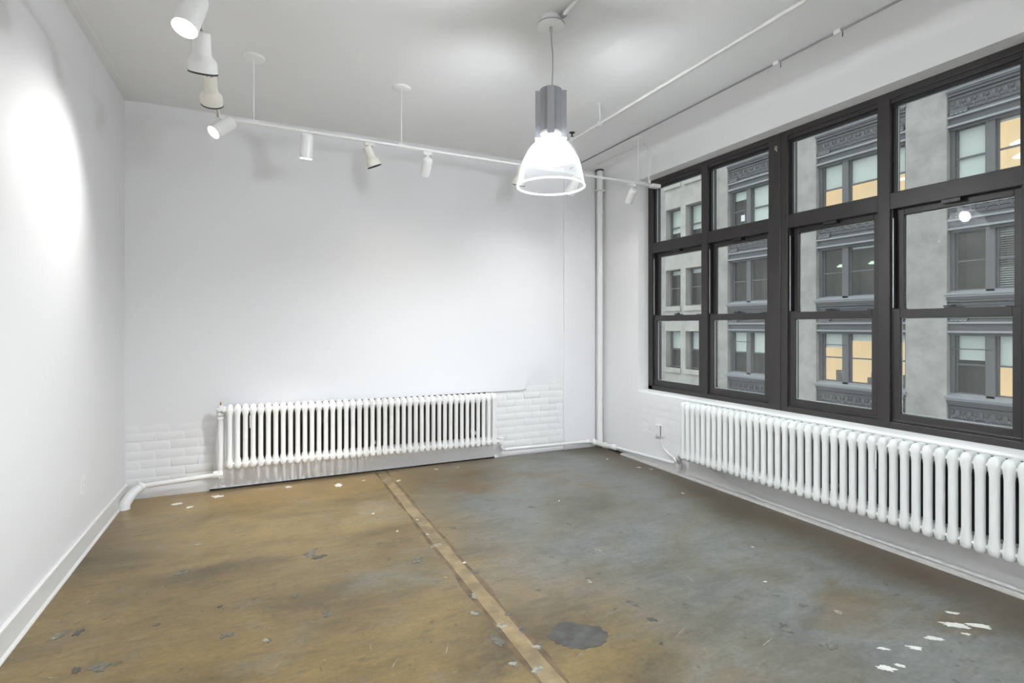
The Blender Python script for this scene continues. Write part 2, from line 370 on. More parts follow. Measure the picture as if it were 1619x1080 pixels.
# ---- painted bricks showing on the walls
def brick_mesh(name, ln, seed, d=.0068):
    rnd = random.Random(seed); hx, hz, c = ln/2, .0345, .007
    def j(v): return v + rnd.uniform(-.004, .004)
    out = [(-hx, -hz), (hx, -hz), (hx, hz), (-hx, hz)]
    m = MB(); R0 = [(x, 0, z) for x, z in out]; R1 = [(x*1.0, -d*.55, z*1.0) for x, z in out]
    R2 = [(j(x - math.copysign(c*1.5, x)), -d + rnd.uniform(-.0015, .0015), j(z - math.copysign(c, z))) for x, z in out]
    m.loft([R0, R1, R2], cap0=False); me = m.mesh(name, True, 60); me.materials.append(MT['brick_paint']); return me
BR = [brick_mesh('brick', .203, s) for s in range(4)]; BRH = [brick_mesh('brick', .098, s + 10) for s in range(2)]
def brick_field(parent, x0, x1, z0, z1, rnd, on='back', depth=1.0, fade0=9.0):
    row = 0; z = z0
    while z + .0375 < z1:
        off = 0 if row % 2 else .1065
        x = x0 - off
        while x < x1:
            a, b = max(x, x0), min(x + .203, x1)
            if b - a > .06:
                me = rnd.choice(BR) if b - a > .15 else rnd.choice(BRH)
                base = .203 if b - a > .15 else .098
                cxm = (a + b)/2; dz = rnd.uniform(-.002, .002)
                if on == 'back':
                    inst('brick', me, parent, (cxm, D + rnd.uniform(0, .002), z + .0325 + dz), rot=(0, rnd.uniform(-.008, .008), 0), scale=((b-a)/base, depth*rnd.uniform(.75, 1.1)*(1 - .75*sstep((z-fade0)/.35)), 1))
                else:
                    inst('brick', me, parent, (W + rnd.uniform(0, .001), cxm, z + .0325 + dz), rot=(0, 0, -PI/2), scale=((b-a)/base, depth, 1))
            x += .213
        z += .0755; row += 1
rb = random.Random(3)
brick_field(wb, L+.005, -.22, .10, .86, rb, fade0=.38)
brick_field(wb, 2.24, 3.17, .10, .93, rb, fade0=.62)
brick_field(wb, 2.96, 3.17, .93, 2.0, rb, depth=1.15)
brick_field(wr, 3.80, 4.55, .28, .70, rb, on='right', depth=.45)
# unpainted wall behind the radiators
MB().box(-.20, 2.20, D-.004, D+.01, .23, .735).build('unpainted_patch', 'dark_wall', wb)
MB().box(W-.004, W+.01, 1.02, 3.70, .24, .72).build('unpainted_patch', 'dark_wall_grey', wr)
MB().box(-.42, 2.30, D-.014, D-.001, .0005, .012).build('floor_gap', 'gap', fl)
MB().box(W-.02, W-.001, REAR, D, .0005, .010).build('floor_gap', 'gap', fl)

# ---- floor seam, patches, paint spots (thin fillings lying in the floor)
def blob(rx, ry, rot, seed, n=26, rough=.18):
    out = []
    for k in range(n):
        a = 2*PI*k/n
        rr = 1 + rough*1.6*mnoise.noise(Vector((math.cos(a)*1.8 + seed*7.3, math.sin(a)*1.8, seed))) + rough*mnoise.noise(Vector((math.cos(a)*5 + seed*3.1, math.sin(a)*5, seed)))
        x, y = rx*rr*math.cos(a), ry*rr*math.sin(a)
        out.append((x*math.cos(rot) - y*math.sin(rot), x*math.sin(rot) + y*math.cos(rot)))
    return out
def patch(name, x, y, rx, ry, rot, m, seed, th=.0012, rough=.2, n=26):
    p = [(x + a, y + b) for a, b in blob(rx, ry, rot, seed, n, rough)]
    return MB().prism_z(p, -.01, th).build(name, m, fl)
def wavy(x0, y0, x1, y1, w, seed, n=70):
    Lp, Rp = [], []
    for k in range(n + 1):
        t = k/n; x = x0 + (x1-x0)*t; y = y0 + (y1-y0)*t
        d = .008*mnoise.noise(Vector((y*2.3, seed, 0))); ww = w*(1 + .35*mnoise.noise(Vector((y*3.1, seed + 5, 0))))
        Lp.append((x + d - ww, y)); Rp.append((x + d + ww, y))
    return Lp, Rp
def strip(name, x0, y0, x1, y1, w, m, seed, th):
    Lp, Rp = wavy(x0, y0, x1, y1, w, seed); s = MB(); n = len(Lp)
    for a, b in zip(Lp, Rp): s.v += [(a[0], a[1], .0), (a[0], a[1], th), (b[0], b[1], th), (b[0], b[1], .0)]
    for k in range(n-1):
        i = 4*k
        for j in range(3): s.f.append((i+j, i+j+1, i+j+5, i+j+4))
    return s.build(name, m, fl)
strip('seam_edge', 1.062, 5.30, 1.085, -3.5, .062, 'seam_edge', 2, .0006)
strip('seam_filler', 1.062, 5.31, 1.085, -3.5, .040, 'seam', 1, .0014)
patch('worn_patch', 1.335, 2.105, .140, .105, -.5, 'patch_dark', 8, rough=.13, n=70)
for k, (px, py, rx, ry) in enumerate([(2.383, 1.345, .040, .016), (2.46, 1.33, .022, .010), (2.655, 1.375, .030, .013), (2.82, 1.375, .040, .015), (3.03, 1.40, .062, .018), (3.13, 1.345, .05, .016), (2.99, 1.335, .02, .008), (3.15, 1.46, .034, .010), (2.52, 1.43, .026, .008)]):
    patch('paint_spot', px, py, rx*.9, ry*1.1, -.72, 'paint_white', 20 + k, rough=.45, n=34)
def on_floor(px, py):
    c, s = math.cos(YAW), math.sin(YAW); k = CAM_H*F_PX/(py - HZ); u = (px - PPX)/F_PX
    return (k*(s + c*u), k*(c - s*u))
spots = [(688, 863, .045, 'patch_pale'), (660, 886, .05, 'patch_grey'), (750, 943, .034, 'patch_pale'), (750, 970, .026, 'patch_pale'), (793, 990, .035, 'patch_pale'), (804, 972, .026, 'patch_grey'), (825, 996, .032, 'patch_grey'), (785, 1013, .05, 'patch_grey'), (848, 1023, .026, 'patch_pale'), (810, 1050, .022, 'patch_pale'), (850, 1060, .034, 'patch_pale'), (932, 920, .026, 'patch_pale'), (946, 870, .024, 'patch_pale'), (840, 802, .03, 'patch_grey'), (505, 881, .045, 'patch_dark'), (490, 875, .07, 'patch_grey'), (1000, 954, .04, 'patch_grey'), (1032, 980, .028, 'patch_dark'), (705, 913, .02, 'patch_pale'), (752, 905, .03, 'patch_grey'), (517, 971, .035, 'patch_grey'), (466, 943, .03, 'patch_grey'), (360, 1004, .04, 'patch_grey'), (290, 905, .045, 'patch_grey'), (126, 999, .04, 'patch_dark'), (120, 1060, .03, 'patch_dark'), (155, 1056, .06, 'patch_grey'), (249, 988, .018, 'patch_dark'), (348, 959, .014, 'patch_dark'), (90, 1006, .03, 'patch_pale'), (421, 1013, .02, 'patch_pale'), (312, 861, .025, 'patch_pale'), (1045, 1018, .016, 'patch_dark'), (1242, 993, .05, 'patch_grey'), (1325, 968, .024, 'patch_pale'), (1270, 957, .03, 'patch_grey'), (1316, 1022, .04, 'patch_grey'), (630, 760, .03, 'paint_white'), (535, 767, .06, 'paint_white'), (455, 770, .04, 'paint_white'), (345, 785, .06, 'paint_white'), (575, 760, .02, 'paint_white'), (608, 760, .045, 'patch_pale'), (690, 742, .03, 'paint_white'), (724, 739, .02, 'paint_white'), (280, 797, .05, 'paint_white'), (300, 802, .03, 'paint_white'), (960, 726, .02, 'paint_white'), (1010, 739, .03, 'paint_white'), (1030, 742, .02, 'paint_white'), (590, 812, .016, 'paint_white'), (628, 840, .014, 'paint_white'), (660, 822, .014, 'paint_white'), (676, 845, .014, 'paint_white'), (734, 890, .016, 'paint_white'), (884, 792, .014, 'paint_white'), (1080, 780, .02, 'paint_white'), (1190, 865, .012, 'paint_white'), (1210, 920, .012, 'paint_white'), (1085, 958, .04, 'patch_grey'), (900, 828, .03, 'patch_grey'), (716, 834, .03, 'patch_grey')]
for k, (px, py, r, m) in enumerate(spots):
    x, y = on_floor(px, py)
    if y > D - .03: continue
    patch('paint_spot' if m == 'paint_white' else 'filler_spot', x, y, r*.8, r*.5, k*.7, m, 60 + k, .0016, .45, 26)
    if m == 'patch_pale' and py > 930: patch('filler_spot', x + .006, y - .004, r*1.1, r*.75, k*.9, 'patch_grey', 160 + k, .0010, .5, 26)

for k, (ax, ay, bx, by) in enumerate([(1066, 1010, 1083, 992), (1205, 1022, 1222, 1008), (140, 945, 158, 938), (136, 956, 142, 948), (585, 1018, 588, 1030), (617, 1060, 630, 1040), (640, 748, 655, 762), (600, 752, 640, 744), (250, 935, 260, 925), (183, 985, 190, 978), (705, 1035, 709, 1015), (1080, 905, 1098, 922), (910, 1040, 925, 1030), (430, 1060, 440, 1050), (60, 1070, 100, 1074), (520, 950, 560, 946)]):
    (x0, y0), (x1, y1) = on_floor(ax, ay), on_floor(bx, by)
    d_ = Vector((x1-x0, y1-y0)).normalized(); n_ = Vector((-d_.y, d_.x))*.0022
    MB().prism_z([(x0, y0), (.5*(x0+x1)+n_.x, .5*(y0+y1)+n_.y), (x1, y1), (.5*(x0+x1)-n_.x, .5*(y0+y1)-n_.y)], -.004, .0012).build('scratch', 'patch_pale', fl)

# ================================================================== windows
# columns of lights between the bars, seen from the far end towards the camera
GX_TOP, GX_UP, GX_LOW = 3.880, 3.905, 3.868
TR0, TR1, MEET0, MEET1, BOT, TOP = 2.236, 2.345, 1.505, 1.560, .757, 3.030
def sash(parent, name, y0, y1, z0, z1, xg, st, top, bot, thick=.032):
    f = MB()
    f.box(xg-thick/2, xg+thick/2, y0, y0+st, z0, z1); f.box(xg-thick/2, xg+thick/2, y1-st, y1, z0, z1)
    f.box(xg-thick/2, xg+thick/2, y0+st, y1-st, z0, z0+bot); f.box(xg-thick/2, xg+thick/2, y0+st, y1-st, z1-top, z1)
    s = f.build(name, 'window_black', parent, bevel=.003)
    MB().box(xg-.003, xg+.003, y0+st-.004, y1-st+.004, z0+bot-.004, z1-top+.004).build('pane', 'pane', s)
    sp = MB(); e = .005; xb = xg+.004
    for (a, b, c, d) in ((y0+st, y0+st+e, z0+bot, z1-top), (y1-st-e, y1-st, z0+bot, z1-top), (y0+st, y1-st, z0+bot, z0+bot+e), (y0+st, y1-st, z1-top-e, z1-top)):
        sp.box(xb, xb+.006, a, b, c, d)
    sp.build('spacer', 'alum_strip', s)
    return s
def window(name, label, ya, yb, bars):
    w = bpy.data.objects.new(name, None); COL.objects.link(w); struct(w, label)
    # outer frame of the unit: head, bottom and the two jambs (bars[0]..bars[-1] are y ranges, far to near)
    f = MB(); X1 = 3.955
    f.box(WX+.012, X1, ya, yb, 2.955, TOP+.012); f.box(WX+.0, X1, ya, yb, 2.985, TOP+.012)
    f.box(WX, X1, ya, yb, BOT-.004, .800); f.box(WX+.018, X1, ya, yb, .800, .818)
    f.build('frame', 'window_black', w, bevel=.003)
    MB().box(WX+.002, X1, ya, yb, TR0, TR1).build('transom_bar', 'window_black', w, bevel=.003)
    for (a, b, kind) in bars:
        if kind == 'jamb': MB().box(WX, X1, a, b, .757, 2.985).build('jamb', 'window_black', w, bevel=.003)
        else: MB().box(WX-.002, X1, a, b, .757, 2.985).build('mullion', 'window_black', w, bevel=.003)
    ed = [b for b in bars]
    for q in range(len(ed) - 1):
        y1 = ed[q][0]; y0 = ed[q+1][1]
        # fixed light above
        g = MB().box(GX_TOP-.003, GX_TOP+.003, y0, y1, TR1-.004, 2.96).build('top_pane', 'pane', w)
        fr = MB(); t = .022
        fr.box(GX_TOP-.014, GX_TOP+.014, y0, y0+t, TR1, 2.955); fr.box(GX_TOP-.014, GX_TOP+.014, y1-t, y1, TR1, 2.955)
        fr.box(GX_TOP-.014, GX_TOP+.014, y0+t, y1-t, TR1, TR1+.010); fr.box(GX_TOP-.014, GX_TOP+.014, y0+t, y1-t, 2.955-t, 2.955)
        fr.build('glazing_bead', 'window_dark', w)
        sp = MB(); e = .005
        sp.box(GX_TOP+.004, GX_TOP+.010, y0+t, y0+t+e, TR1+.01, 2.93); sp.box(GX_TOP+.004, GX_TOP+.010, y1-t-e, y1-t, TR1+.01, 2.93); sp.box(GX_TOP+.004, GX_TOP+.010, y0+t, y1-t, 2.93, 2.933)
        sp.build('spacer', 'alum_strip', w)
        # sliding sashes
        up = sash(w, 'upper_sash', y0+.018, y1-.018, MEET0+.004, TR0-.004, GX_UP, .040, .038, .045)
        lo = sash(w, 'lower_sash', y0+.010, y1-.010, .818, MEET1, GX_LOW, .042, .058, .045)
        MB().box(WX+.012, WX+.016, y1-.016, y1-.011, MEET1+.01, TR0-.06).build('balance_strip', 'alum_strip', w)
        jl = MB(); jl.box(3.85, X1, y0, y0+.011, .818, TR0); jl.box(3.85, X1, y1-.011, y1, .818, TR0); jl.build('jamb_liner', 'window_dark', w)
        ym = (y0 + y1)/2
        lk = MB(); lk.box(GX_LOW-.004, GX_LOW+.03, ym-.045, ym+.045, MEET1, MEET1+.008); lk.lathe([(.014, 0), (.014, .012), (.008, .016)], 12, Matrix.Translation((GX_LOW+.010, ym, MEET1+.008))); lk.box(GX_LOW-.004, GX_LOW+.010, ym-.004, ym+.05, MEET1+.010, MEET1+.018)
        lk.build('sash_lock', 'window_dark', lo)
        lt = MB(); lt.box(GX_LOW-.012, GX_LOW+.012, y1-.085, y1-.012, MEET1, MEET1+.006); lt.box(GX_LOW-.012, GX_LOW+.012, y0+.012, y0+.085, MEET1, MEET1+.006); lt.build('tilt_latch', 'window_dark', lo)
        tc = MB(); tc.box(WX+.006, GX_UP, ym-.05, ym+.05, TR0-.022, TR0-.001); tc.build('sash_stop', 'window_dark', w)
    return w
window('window_1', 'pair of dark bronze double-hung windows near the corner', 2.995, 4.612, [(4.545, 4.612, 'jamb'), (3.755, 3.832, 'mullion'), (2.997, 3.084, 'mullion')])
window('window_2', 'pair of dark bronze double-hung windows near the viewer', 1.360, 2.993, [(2.907, 2.993, 'mullion'), (2.137, 2.214, 'mullion'), (1.362, 1.447, 'mullion')])
w3 = window('window_3', 'pair of dark bronze double-hung windows beyond the frame', -.415, 1.358, [(1.272, 1.358, 'mullion'), (.43, .507, 'mullion'), (-.415, -.345, 'jamb')])
wins = {o.name: o for o in bpy.data.objects if o.name.startswith('window_') and o.type == 'EMPTY'}
for y in (2.996, 1.360):
    MB().box(WX-.008, WX+.01, y-.030, y+.030, .757, 3.02).build('cover_strip', 'window_black', wins['window_1' if y > 2 else 'window_2'], bevel=.004)
# yellow chalk mark near the top of the wide post
ck = MB(); yc, zc = 3.005, 2.915
ck.tube([(WX-.0095, yc + .009*math.cos(a), zc + .013*math.sin(a)) for a in [2*PI*k/12 for k in range(13)]], .0025, 5)
ck.tube([(WX-.0095, yc-.004, zc-.012), (WX-.0095, yc-.008, zc-.034)], .0025, 5); ck.tube([(WX-.0095, yc+.015, zc-.013), (WX-.0095, yc-.005, zc-.013)], .0025, 5)
ck.build('chalk_mark', 'chalk', wins['window_1'])

# ================================================================== radiators
def stadium(w, y0, y1, z, n=8):
    out = []
    for k in range(n + 1):
        a = PI + PI*k/n; out.append((w*math.cos(a), y0 + w*math.sin(a)*.9, z))
    for k in range(n + 1):
        a = PI*k/n; out.append((w*math.cos(a), y1 + w*math.sin(a)*.9, z))
    return out
def section_mesh(name, pitch, h, m, depth=.060, tw=.0200):
    hw = pitch/2 - .0004; s = MB()
    low = [(.006, .000), (.017, .004), (.0245, .014), (hw*.985, .030), (hw, .045), (hw*.92, .062), (tw*1.12, .082), (tw, .105)]
    top = [(tw, h-.115), (tw*1.1, h-.090), (hw*.93, h-.068), (hw, h-.050), (hw*.97, h-.034), (hw*.80, h-.018), (hw*.52, h-.006), (.005, h)]
    for yo in (0,):
        s.loft([[(r*math.cos(2*PI*j/14), yo + min(r, .026)*1.02*math.sin(2*PI*j/14), z) for j in range(14)] for r, z in low + top])
    for prof in (low[:7], top[1:]):
        s.loft([stadium(r*.995 if r > .006 else r, 0, depth, z) for r, z in prof])
    # hubs joining the neighbours
    for z in (.045, h-.050):
        for yo in (0, depth):
            s.lathe([(.012, -hw-.0005), (.012, hw+.0005)], 10, Matrix.Translation((0, yo, z)) @ Matrix.Rotation(PI/2, 4, 'Y'))
    me = s.mesh(name, True, 60); me.materials.append(MT[m]); return me
# back radiator: hangs on the back wall, falling slightly to the right
N1, P1, X1, Y1, HR1 = 42, .0604, -.255, 5.148, .555
rad1 = thing('radiator', 'long white column radiator on the back wall under the plaster ledge', 'radiator', (X1 + P1*(N1-1)/2, Y1, 0), 'cast iron column radiators')
sec1 = section_mesh('section', P1, HR1, 'radiator')
slope1 = -.034/2.475
for k in range(N1):
    dx = (k - (N1-1)/2)*P1
    inst('section', sec1, rad1, (dx, 0, .196 + slope1*dx))
dr = MB(); rr = random.Random(5)
for k in range(N1):
    if rr.random() < .78:
        dx = (k - (N1-1)/2)*P1 + rr.uniform(-.006, .006); z = .198 + slope1*dx; ln = rr.uniform(.012, .045)
        dr.lathe([(.0045, .004), (.003, -ln*.4), (.0025, -ln*.8), (.003, -ln*.93), (.001, -ln)], 6, Matrix.Translation((dx, -.004, z)))
dr.build('paint_drips', 'radiator', rad1, smooth=True)['kind'] = 'stuff'
vt = MB(); vt.box(X1 + 3*P1 - .027 - rad1.location.x, X1 + 3*P1 - .021 - rad1.location.x, -.024, -.016, .56, .67); vt.build('bleed_tag', 'radiator', rad1)
for q in (-1.05, 0, 1.05):
    MB().box(q-.012, q+.012, .05, D-Y1-.001, .30, .33).build('bracket', 'radiator', rad1)
# window radiator
N2, P2, XR, YS, HR2 = 44, .0622, 3.522, 3.745, .537
rad2 = thing('radiator', 'long greyish white column radiator below the windows', 'radiator', (XR, YS - P2*(N2-1)/2, 0), 'cast iron column radiators')
sec2 = section_mesh('section', P2, HR2, 'radiator_old', tw=.0228)
for k in range(N2):
    dy = ((N2-1)/2 - k)*P2
    inst('section', sec2, rad2, (0, dy, .212 - .004*dy), rot=(0, 0, -PI/2))
for q in (-1.1, 0, 1.1):
    MB().box(.05, W-XR-.001, q-.012, q+.012, .30, .33).build('bracket', 'radiator_old', rad2)
for k, dk in enumerate((3, 27)):
    MB().box(-.026, -.020, ((N2-1)/2-dk)*P2-.036, ((N2-1)/2-dk)*P2-.031, .55, .66).build('bleed_tag', 'radiator_old', rad2)

# ================================================================== pipes
def pipe_thing(name, label, loc, cat='pipe'): return thing(name, label, cat, loc)
def seg(parent, name, pts, r, m='pipe', n=12):
    o = parent.location; return MB().tube([Vector(p) - o for p in pts], r, n).build(name, m, parent, smooth=True)
def ring(parent, name, c, axis, r, ln, m='pipe', prof=None):
    o = parent.location; q = Vector((0, 0, 1)).rotation_difference(Vector(axis)).to_matrix().to_4x4()
    prof = prof or [(r*.85, -ln/2), (r, -ln*.35), (r, ln*.35), (r*.85, ln/2)]
    return MB().lathe(prof, 16, Matrix.Translation(Vector(c) - o) @ q).build(name, m, parent, smooth=True)
# left supply: out of the floor in the corner, along the wall, up to the radiator valve
p1 = pipe_thing('steam_pipe', 'white steam pipe rising from the left corner to the radiator valve', (-.955, 5.14, 0))
seg(p1, 'elbow', [(-.985, 5.075, -.01), (-.985, 5.08, .035), (-.965, 5.11, .075), (-.93, 5.16, .115), (-.895, 5.195, .135)], [.040, .041, .040, .035, .032], n=14)
ring(p1, 'elbow_collar', (-.895, 5.195, .135), (.7, .6, .35), .037, .03)
seg(p1, 'run', [(-.895, 5.195, .137), (-.36, 5.195, .165)], .020)
ring(p1, 'tee', (-.345, 5.195, .168), (1, 0, 0), .033, .075); ring(p1, 'tee_cap', (-.328, 5.195, .168), (0, 0, 1), .029, .07)
seg(p1, 'riser', [(-.328, 5.195, .168), (-.326, 5.19, .66)], .024)
for z in (.655, .690, .725): ring(p1, 'valve_collar', (-.326, 5.19, z), (0, 0, 1), .033 if z != .725 else .037, .03)
seg(p1, 'nipple', [(-.326, 5.18, .728), (-.27, 5.152, .722)], .021); ring(p1, 'union_nut', (-.292, 5.163, .724), (1, -.4, 0), .031, .022)
ring(p1, 'valve_top', (-.326, 5.19, .752), (0, 0, 1), .024, .02); ring(p1, 'vent_stem', (-.326, 5.19, .775), (0, 0, 1), .006, .035, 'brass')
# right return: valve at the radiator foot, down and along to the corner, on to the window radiator
p2 = pipe_thing('return_pipe', 'white return pipe along the foot of the back wall to the corner', (2.30, 5.20, 0))
seg(p2, 'nipple', [(2.235, 5.16, .215), (2.30, 5.18, .215)], .018); ring(p2, 'valve_body', (2.31, 5.185, .205), (0, 0, 1), .030, .05, 'pipe'); ring(p2, 'valve_wheel', (2.31, 5.185, .243), (0, 0, 1), .034, .014)
seg(p2, 'drop', [(2.318, 5.19, .20), (2.325, 5.20, .145), (2.345, 5.21, .118), (2.39, 5.22, .105)], .019)
seg(p2, 'run', [(2.39, 5.22, .105), (3.44, 5.235, .088)], .018)
ring(p2, 'coupling', (3.45, 5.235, .088), (1, 0, 0), .026, .05)
p3 = pipe_thing('corner_pipe', 'lumpy painted pipe fittings in the corner by the riser', (3.60, 5.1, 0))
seg(p3, 'bend', [(3.47, 5.235, .088), (3.53, 5.21, .080), (3.58, 5.15, .062), (3.61, 5.06, .056), (3.645, 4.95, .058)], [.024, .030, .029, .031, .024], 'pipe_dirty')
ring(p3, 'union_nut', (3.60, 5.09, .060), (.3, -1, 0), .036, .05, 'pipe_dirty'); ring(p3, 'union_nut', (3.64, 4.96, .060), (.2, -1, 0), .033, .06, 'pipe'); ring(p3, 'union_nut', (3.53, 5.21, .080), (1, -.5, 0), .036, .04, 'pipe')
seg(p3, 'run', [(3.645, 4.95, .060), (3.650, 3.99, .105)], .017)
ring(p3, 'valve_body', (3.640, 3.93, .100), (0, 0, 1), .034, .07, 'pipe_dirty'); ring(p3, 'valve_cap', (3.625, 3.93, .155), (0, 0, 1), .042, .030, 'pipe')
ring(p3, 'valve_neck', (3.632, 3.93, .132), (0, 0, 1), .020, .04, 'pipe_dirty')
seg(p3, 'nipple', [(3.635, 3.93, .125), (3.58, 3.86, .20), (3.53, 3.775, .245)], .022, 'pipe'); ring(p3, 'union_nut', (3.575, 3.855, .20), (-.4, -.8, .4), .034, .03, 'pipe_dirty')
# corner riser
p4 = pipe_thing('riser_pipe', 'tall white riser pipe in the corner beside the windows', (3.635, 5.24, 0))
seg(p4, 'lower_pipe', [(3.635, 5.24, .05), (3.635, 5.24, 3.05)], .034, n=16)
seg(p4, 'upper_pipe', [(3.632, 5.235, 3.05), (3.632, 5.235, H-.01)], .040, n=16)
ring(p4, 'flange', (3.633, 5.237, 3.055), (0, 0, 1), .070, .012); ring(p4, 'coupling', (3.635, 5.24, 2.80), (0, 0, 1), .038, .06); ring(p4, 'coupling', (3.635, 5.24, 1.70), (0, 0, 1), .036, .03)
ring(p4, 'ceiling_hole', (3.632, 5.235, H-.020), (0, 0, 1), .054, .016, 'black')
# sprinkler pipe hung from the ceiling
p5 = pipe_thing('sprinkler_pipe', 'thin white sprinkler pipe hung on rods below the ceiling', (2.54, 3.6, 3.14))
seg(p5, 'pipe', [(2.54, REAR, 3.135), (2.54, 4.25, 3.135)], .0115, 'pipe_thin'); ring(p5, 'end_cap', (2.54, 4.25, 3.135), (0, 1, 0), .019, .04)
for y in (3.66, 1.2, -1.2):
    seg(p5, 'hanger_rod', [(2.54, y, 3.15), (2.535, y, H-.012)], .005, n=8); ring(p5, 'hanger_ring', (2.54, y, 3.135), (0, 1, 0), .021, .02); ring(p5, 'rod_plate', (2.535, y, H-.018), (0, 0, 1), .018, .008)
ring(p5, 'tee', (2.54, 4.10, 3.14), (0, 0, 1), .018, .035)
sh = MB(); sh.lathe([(.010, 0), (.010, .022), (.006, .024), (.006, .034), (.011, .036), (.011, .044), (.024, .046), (.028, .050), (.010, .052)], 14, Matrix.Translation((0, .50, .012)))
sh.build('sprinkler_head', 'black', p5, smooth=True)
# conduits on the ceiling
p6 = pipe_thing('ceiling_conduit', 'long thin shadow-grey conduit running along the ceiling near the windows', (3.255, 2.5, H-.03), 'conduit')
seg(p6, 'tube', [(3.255, REAR, H-.026), (3.255, D, H-.026)], .0065, 'conduit', 8); 
for y in (2.55, 2.115, .6):
    MB().box(-.016, .016, y-2.5-.02, y-2.5+.02, -.012, .014).build('clip', 'pipe', p6); seg(p6, 'hook', [(3.268, y-.02, H-.03), (3.268, y-.02, H-.058), (3.262, y-.022, H-.066)], .0025, 'black', 6)
p7 = pipe_thing('track_feed_conduit', 'white conduit bending down from the ceiling to the track end', (3.49, 4.2, H-.02), 'conduit')
seg(p7, 'tube', [(3.468, D, H-.024), (3.490, 4.30, H-.024)] + [(3.490, 4.30-.10*math.sin(a), H-.024-.10*(1-math.cos(a))) for a in [PI/2*k/8 for k in range(1, 9)]] + [(3.498, 4.196, 2.90), (3.51, 4.192, 2.868)], .0065, 'pipe_thin', 8)
ring(p7, 'connector', (3.506, 4.193, 2.892), (0, 0, 1), .012, .03)
p8 = pipe_thing('pendant_feed_conduit', 'white conduit on the ceiling feeding the pendant lamp', (1.62, 1.2, H-.02), 'conduit')
seg(p8, 'tube', [(1.612, 2.72, H-.022), (1.63, REAR, H-.022)], .013, 'pipe', 10); ring(p8, 'connector', (1.613, 2.70, H-.022), (0, 1, 0), .018, .03, 'steel')
# junction box, flexible conduit and base conduit on the window wall
jb = thing('junction_box', 'small white junction box on the window wall beside the radiator', 'junction box', (W, 4.25, .375))
MB().box(-.042, .001, -.050, .050, -.058, .058).build('box', 'pipe', jb, bevel=.004); MB().box(-.046, -.041, -.050, -.036, -.05, .058).build('cover', 'slot', jb)
for z in (.035, -.040): MB().lathe([(.004, 0), (.003, .003)], 8, Matrix.Translation((-.042, .01, z)) @ Matrix.Rotation(-PI/2, 4, 'Y')).build('screw', 'slot', jb)
seg(jb, 'flexible_conduit', [(W-.012, 4.235, .32), (W-.012, 4.225, .26), (W-.014, 4.19, .20), (W-.022, 4.11, .163), (3.655, 4.02, .155), (3.635, 3.955, .155)], .011, 'pipe', 10)
p9 = pipe_thing('base_conduit', 'thin grey cable conduit along the foot of the window wall', (W-.03, 2.5, 0), 'conduit')
seg(p9, 'tube', [(3.56, 3.52, .215), (3.62, 3.44, .14), (W-.025, 3.28, .062), (W-.022, 3.05, .032), (W-.022, 0.0, .030), (W-.022, REAR, .030)], .011, 'pipe', 8)
MB().box(-.032, .029, REAR-2.5, 2.35, 0, .016).build('ledge', 'pipe_dirty', p9)
# wall outlet
ot = thing('wall_outlet', 'white duplex outlet plate low on the left wall', 'outlet', (L, 4.19, .44))
MB().box(-.001, .006, -.036, .036, -.058, .058).build('plate', 'outlet', ot, bevel=.002)
for z in (.022, -.022):
    s_ = MB().lathe([(.016, 0), (.016, .002)], 16, Matrix.Translation((.006, 0, z)) @ Matrix.Rotation(PI/2, 4, 'Y')).build('socket', 'outlet', ot)
    for y in (-.006, .006): MB().box(.0078, .0086, y-.001, y+.001, z-.004, z+.005).build('slot', 'slot', s_)

# ================================================================== lighting track
TZ = 2.862
def track_y(x): return 4.075 + .030*(x + .24)
tr = thing('lighting_track', 'white L-shaped lighting track hung on stems below the ceiling', 'track', (-.24, 4.075, TZ))
o = tr.location
def rail(name, a, b, w=.0125):
    a = Vector(a) - o; b = Vector(b) - o; t = (b - a).normalized(); s_ = Vector((-t.y, t.x, 0))
    m = MB(); prof = [(-w, .0), (-w, -.015), (-w*.45, -.015), (-w*.45, -.006), (w*.45, -.006), (w*.45, -.015), (w, -.015), (w, .0)]
    m.loft([[p + s_*u + Vector((0, 0, v)) for u, v in prof] for p in (a, b)])
    r_ = m.build(name, 'track', tr)
    MB().loft([[p + s_*u + Vector((0, 0, v)) for u, v in ((-w*.44, -.009), (w*.44, -.009), (w*.44, -.0065), (-w*.44, -.0065))] for p in (a, b)]).build('slot', 'pipe_dirty', r_)
    return r_
rail('rail', (-.268, track_y(-.24), TZ), (3.60, track_y(3.60), TZ))
rail('rail', (-.268, 4.075, TZ), (-.258, .2, TZ))
MB().box(-.056, .01, -.03, .03, -.018, .004).build('corner_connector', 'track', tr)
MB().box(3.76, 3.86, .085, .15, -.024, .008).build('end_feed', 'track', tr)
for (sx, sy) in ((-.055, None), (.985, None), (3.352, None), (-.262, 2.0), (-.259, .5)):
    sy = track_y(sx) if sy is None else sy
    MB().tube([Vector((sx, sy, TZ)) - o, Vector((sx, sy, H-.012)) - o], .0045, 8).build('stem', 'track', tr, smooth=True)
    MB().lathe([(.062, -.016), (.070, -.010), (.072, 0), (.072, .004)], 28, Matrix.Translation(Vector((sx, sy, H-.004)) - o)).build('ceiling_plate', 'track', tr, smooth=True)
    MB().box(sx-o.x-.03, sx-o.x+.03, sy-o.y-.012, sy-o.y+.012, 0, .012).build('stem_clamp', 'track', tr)

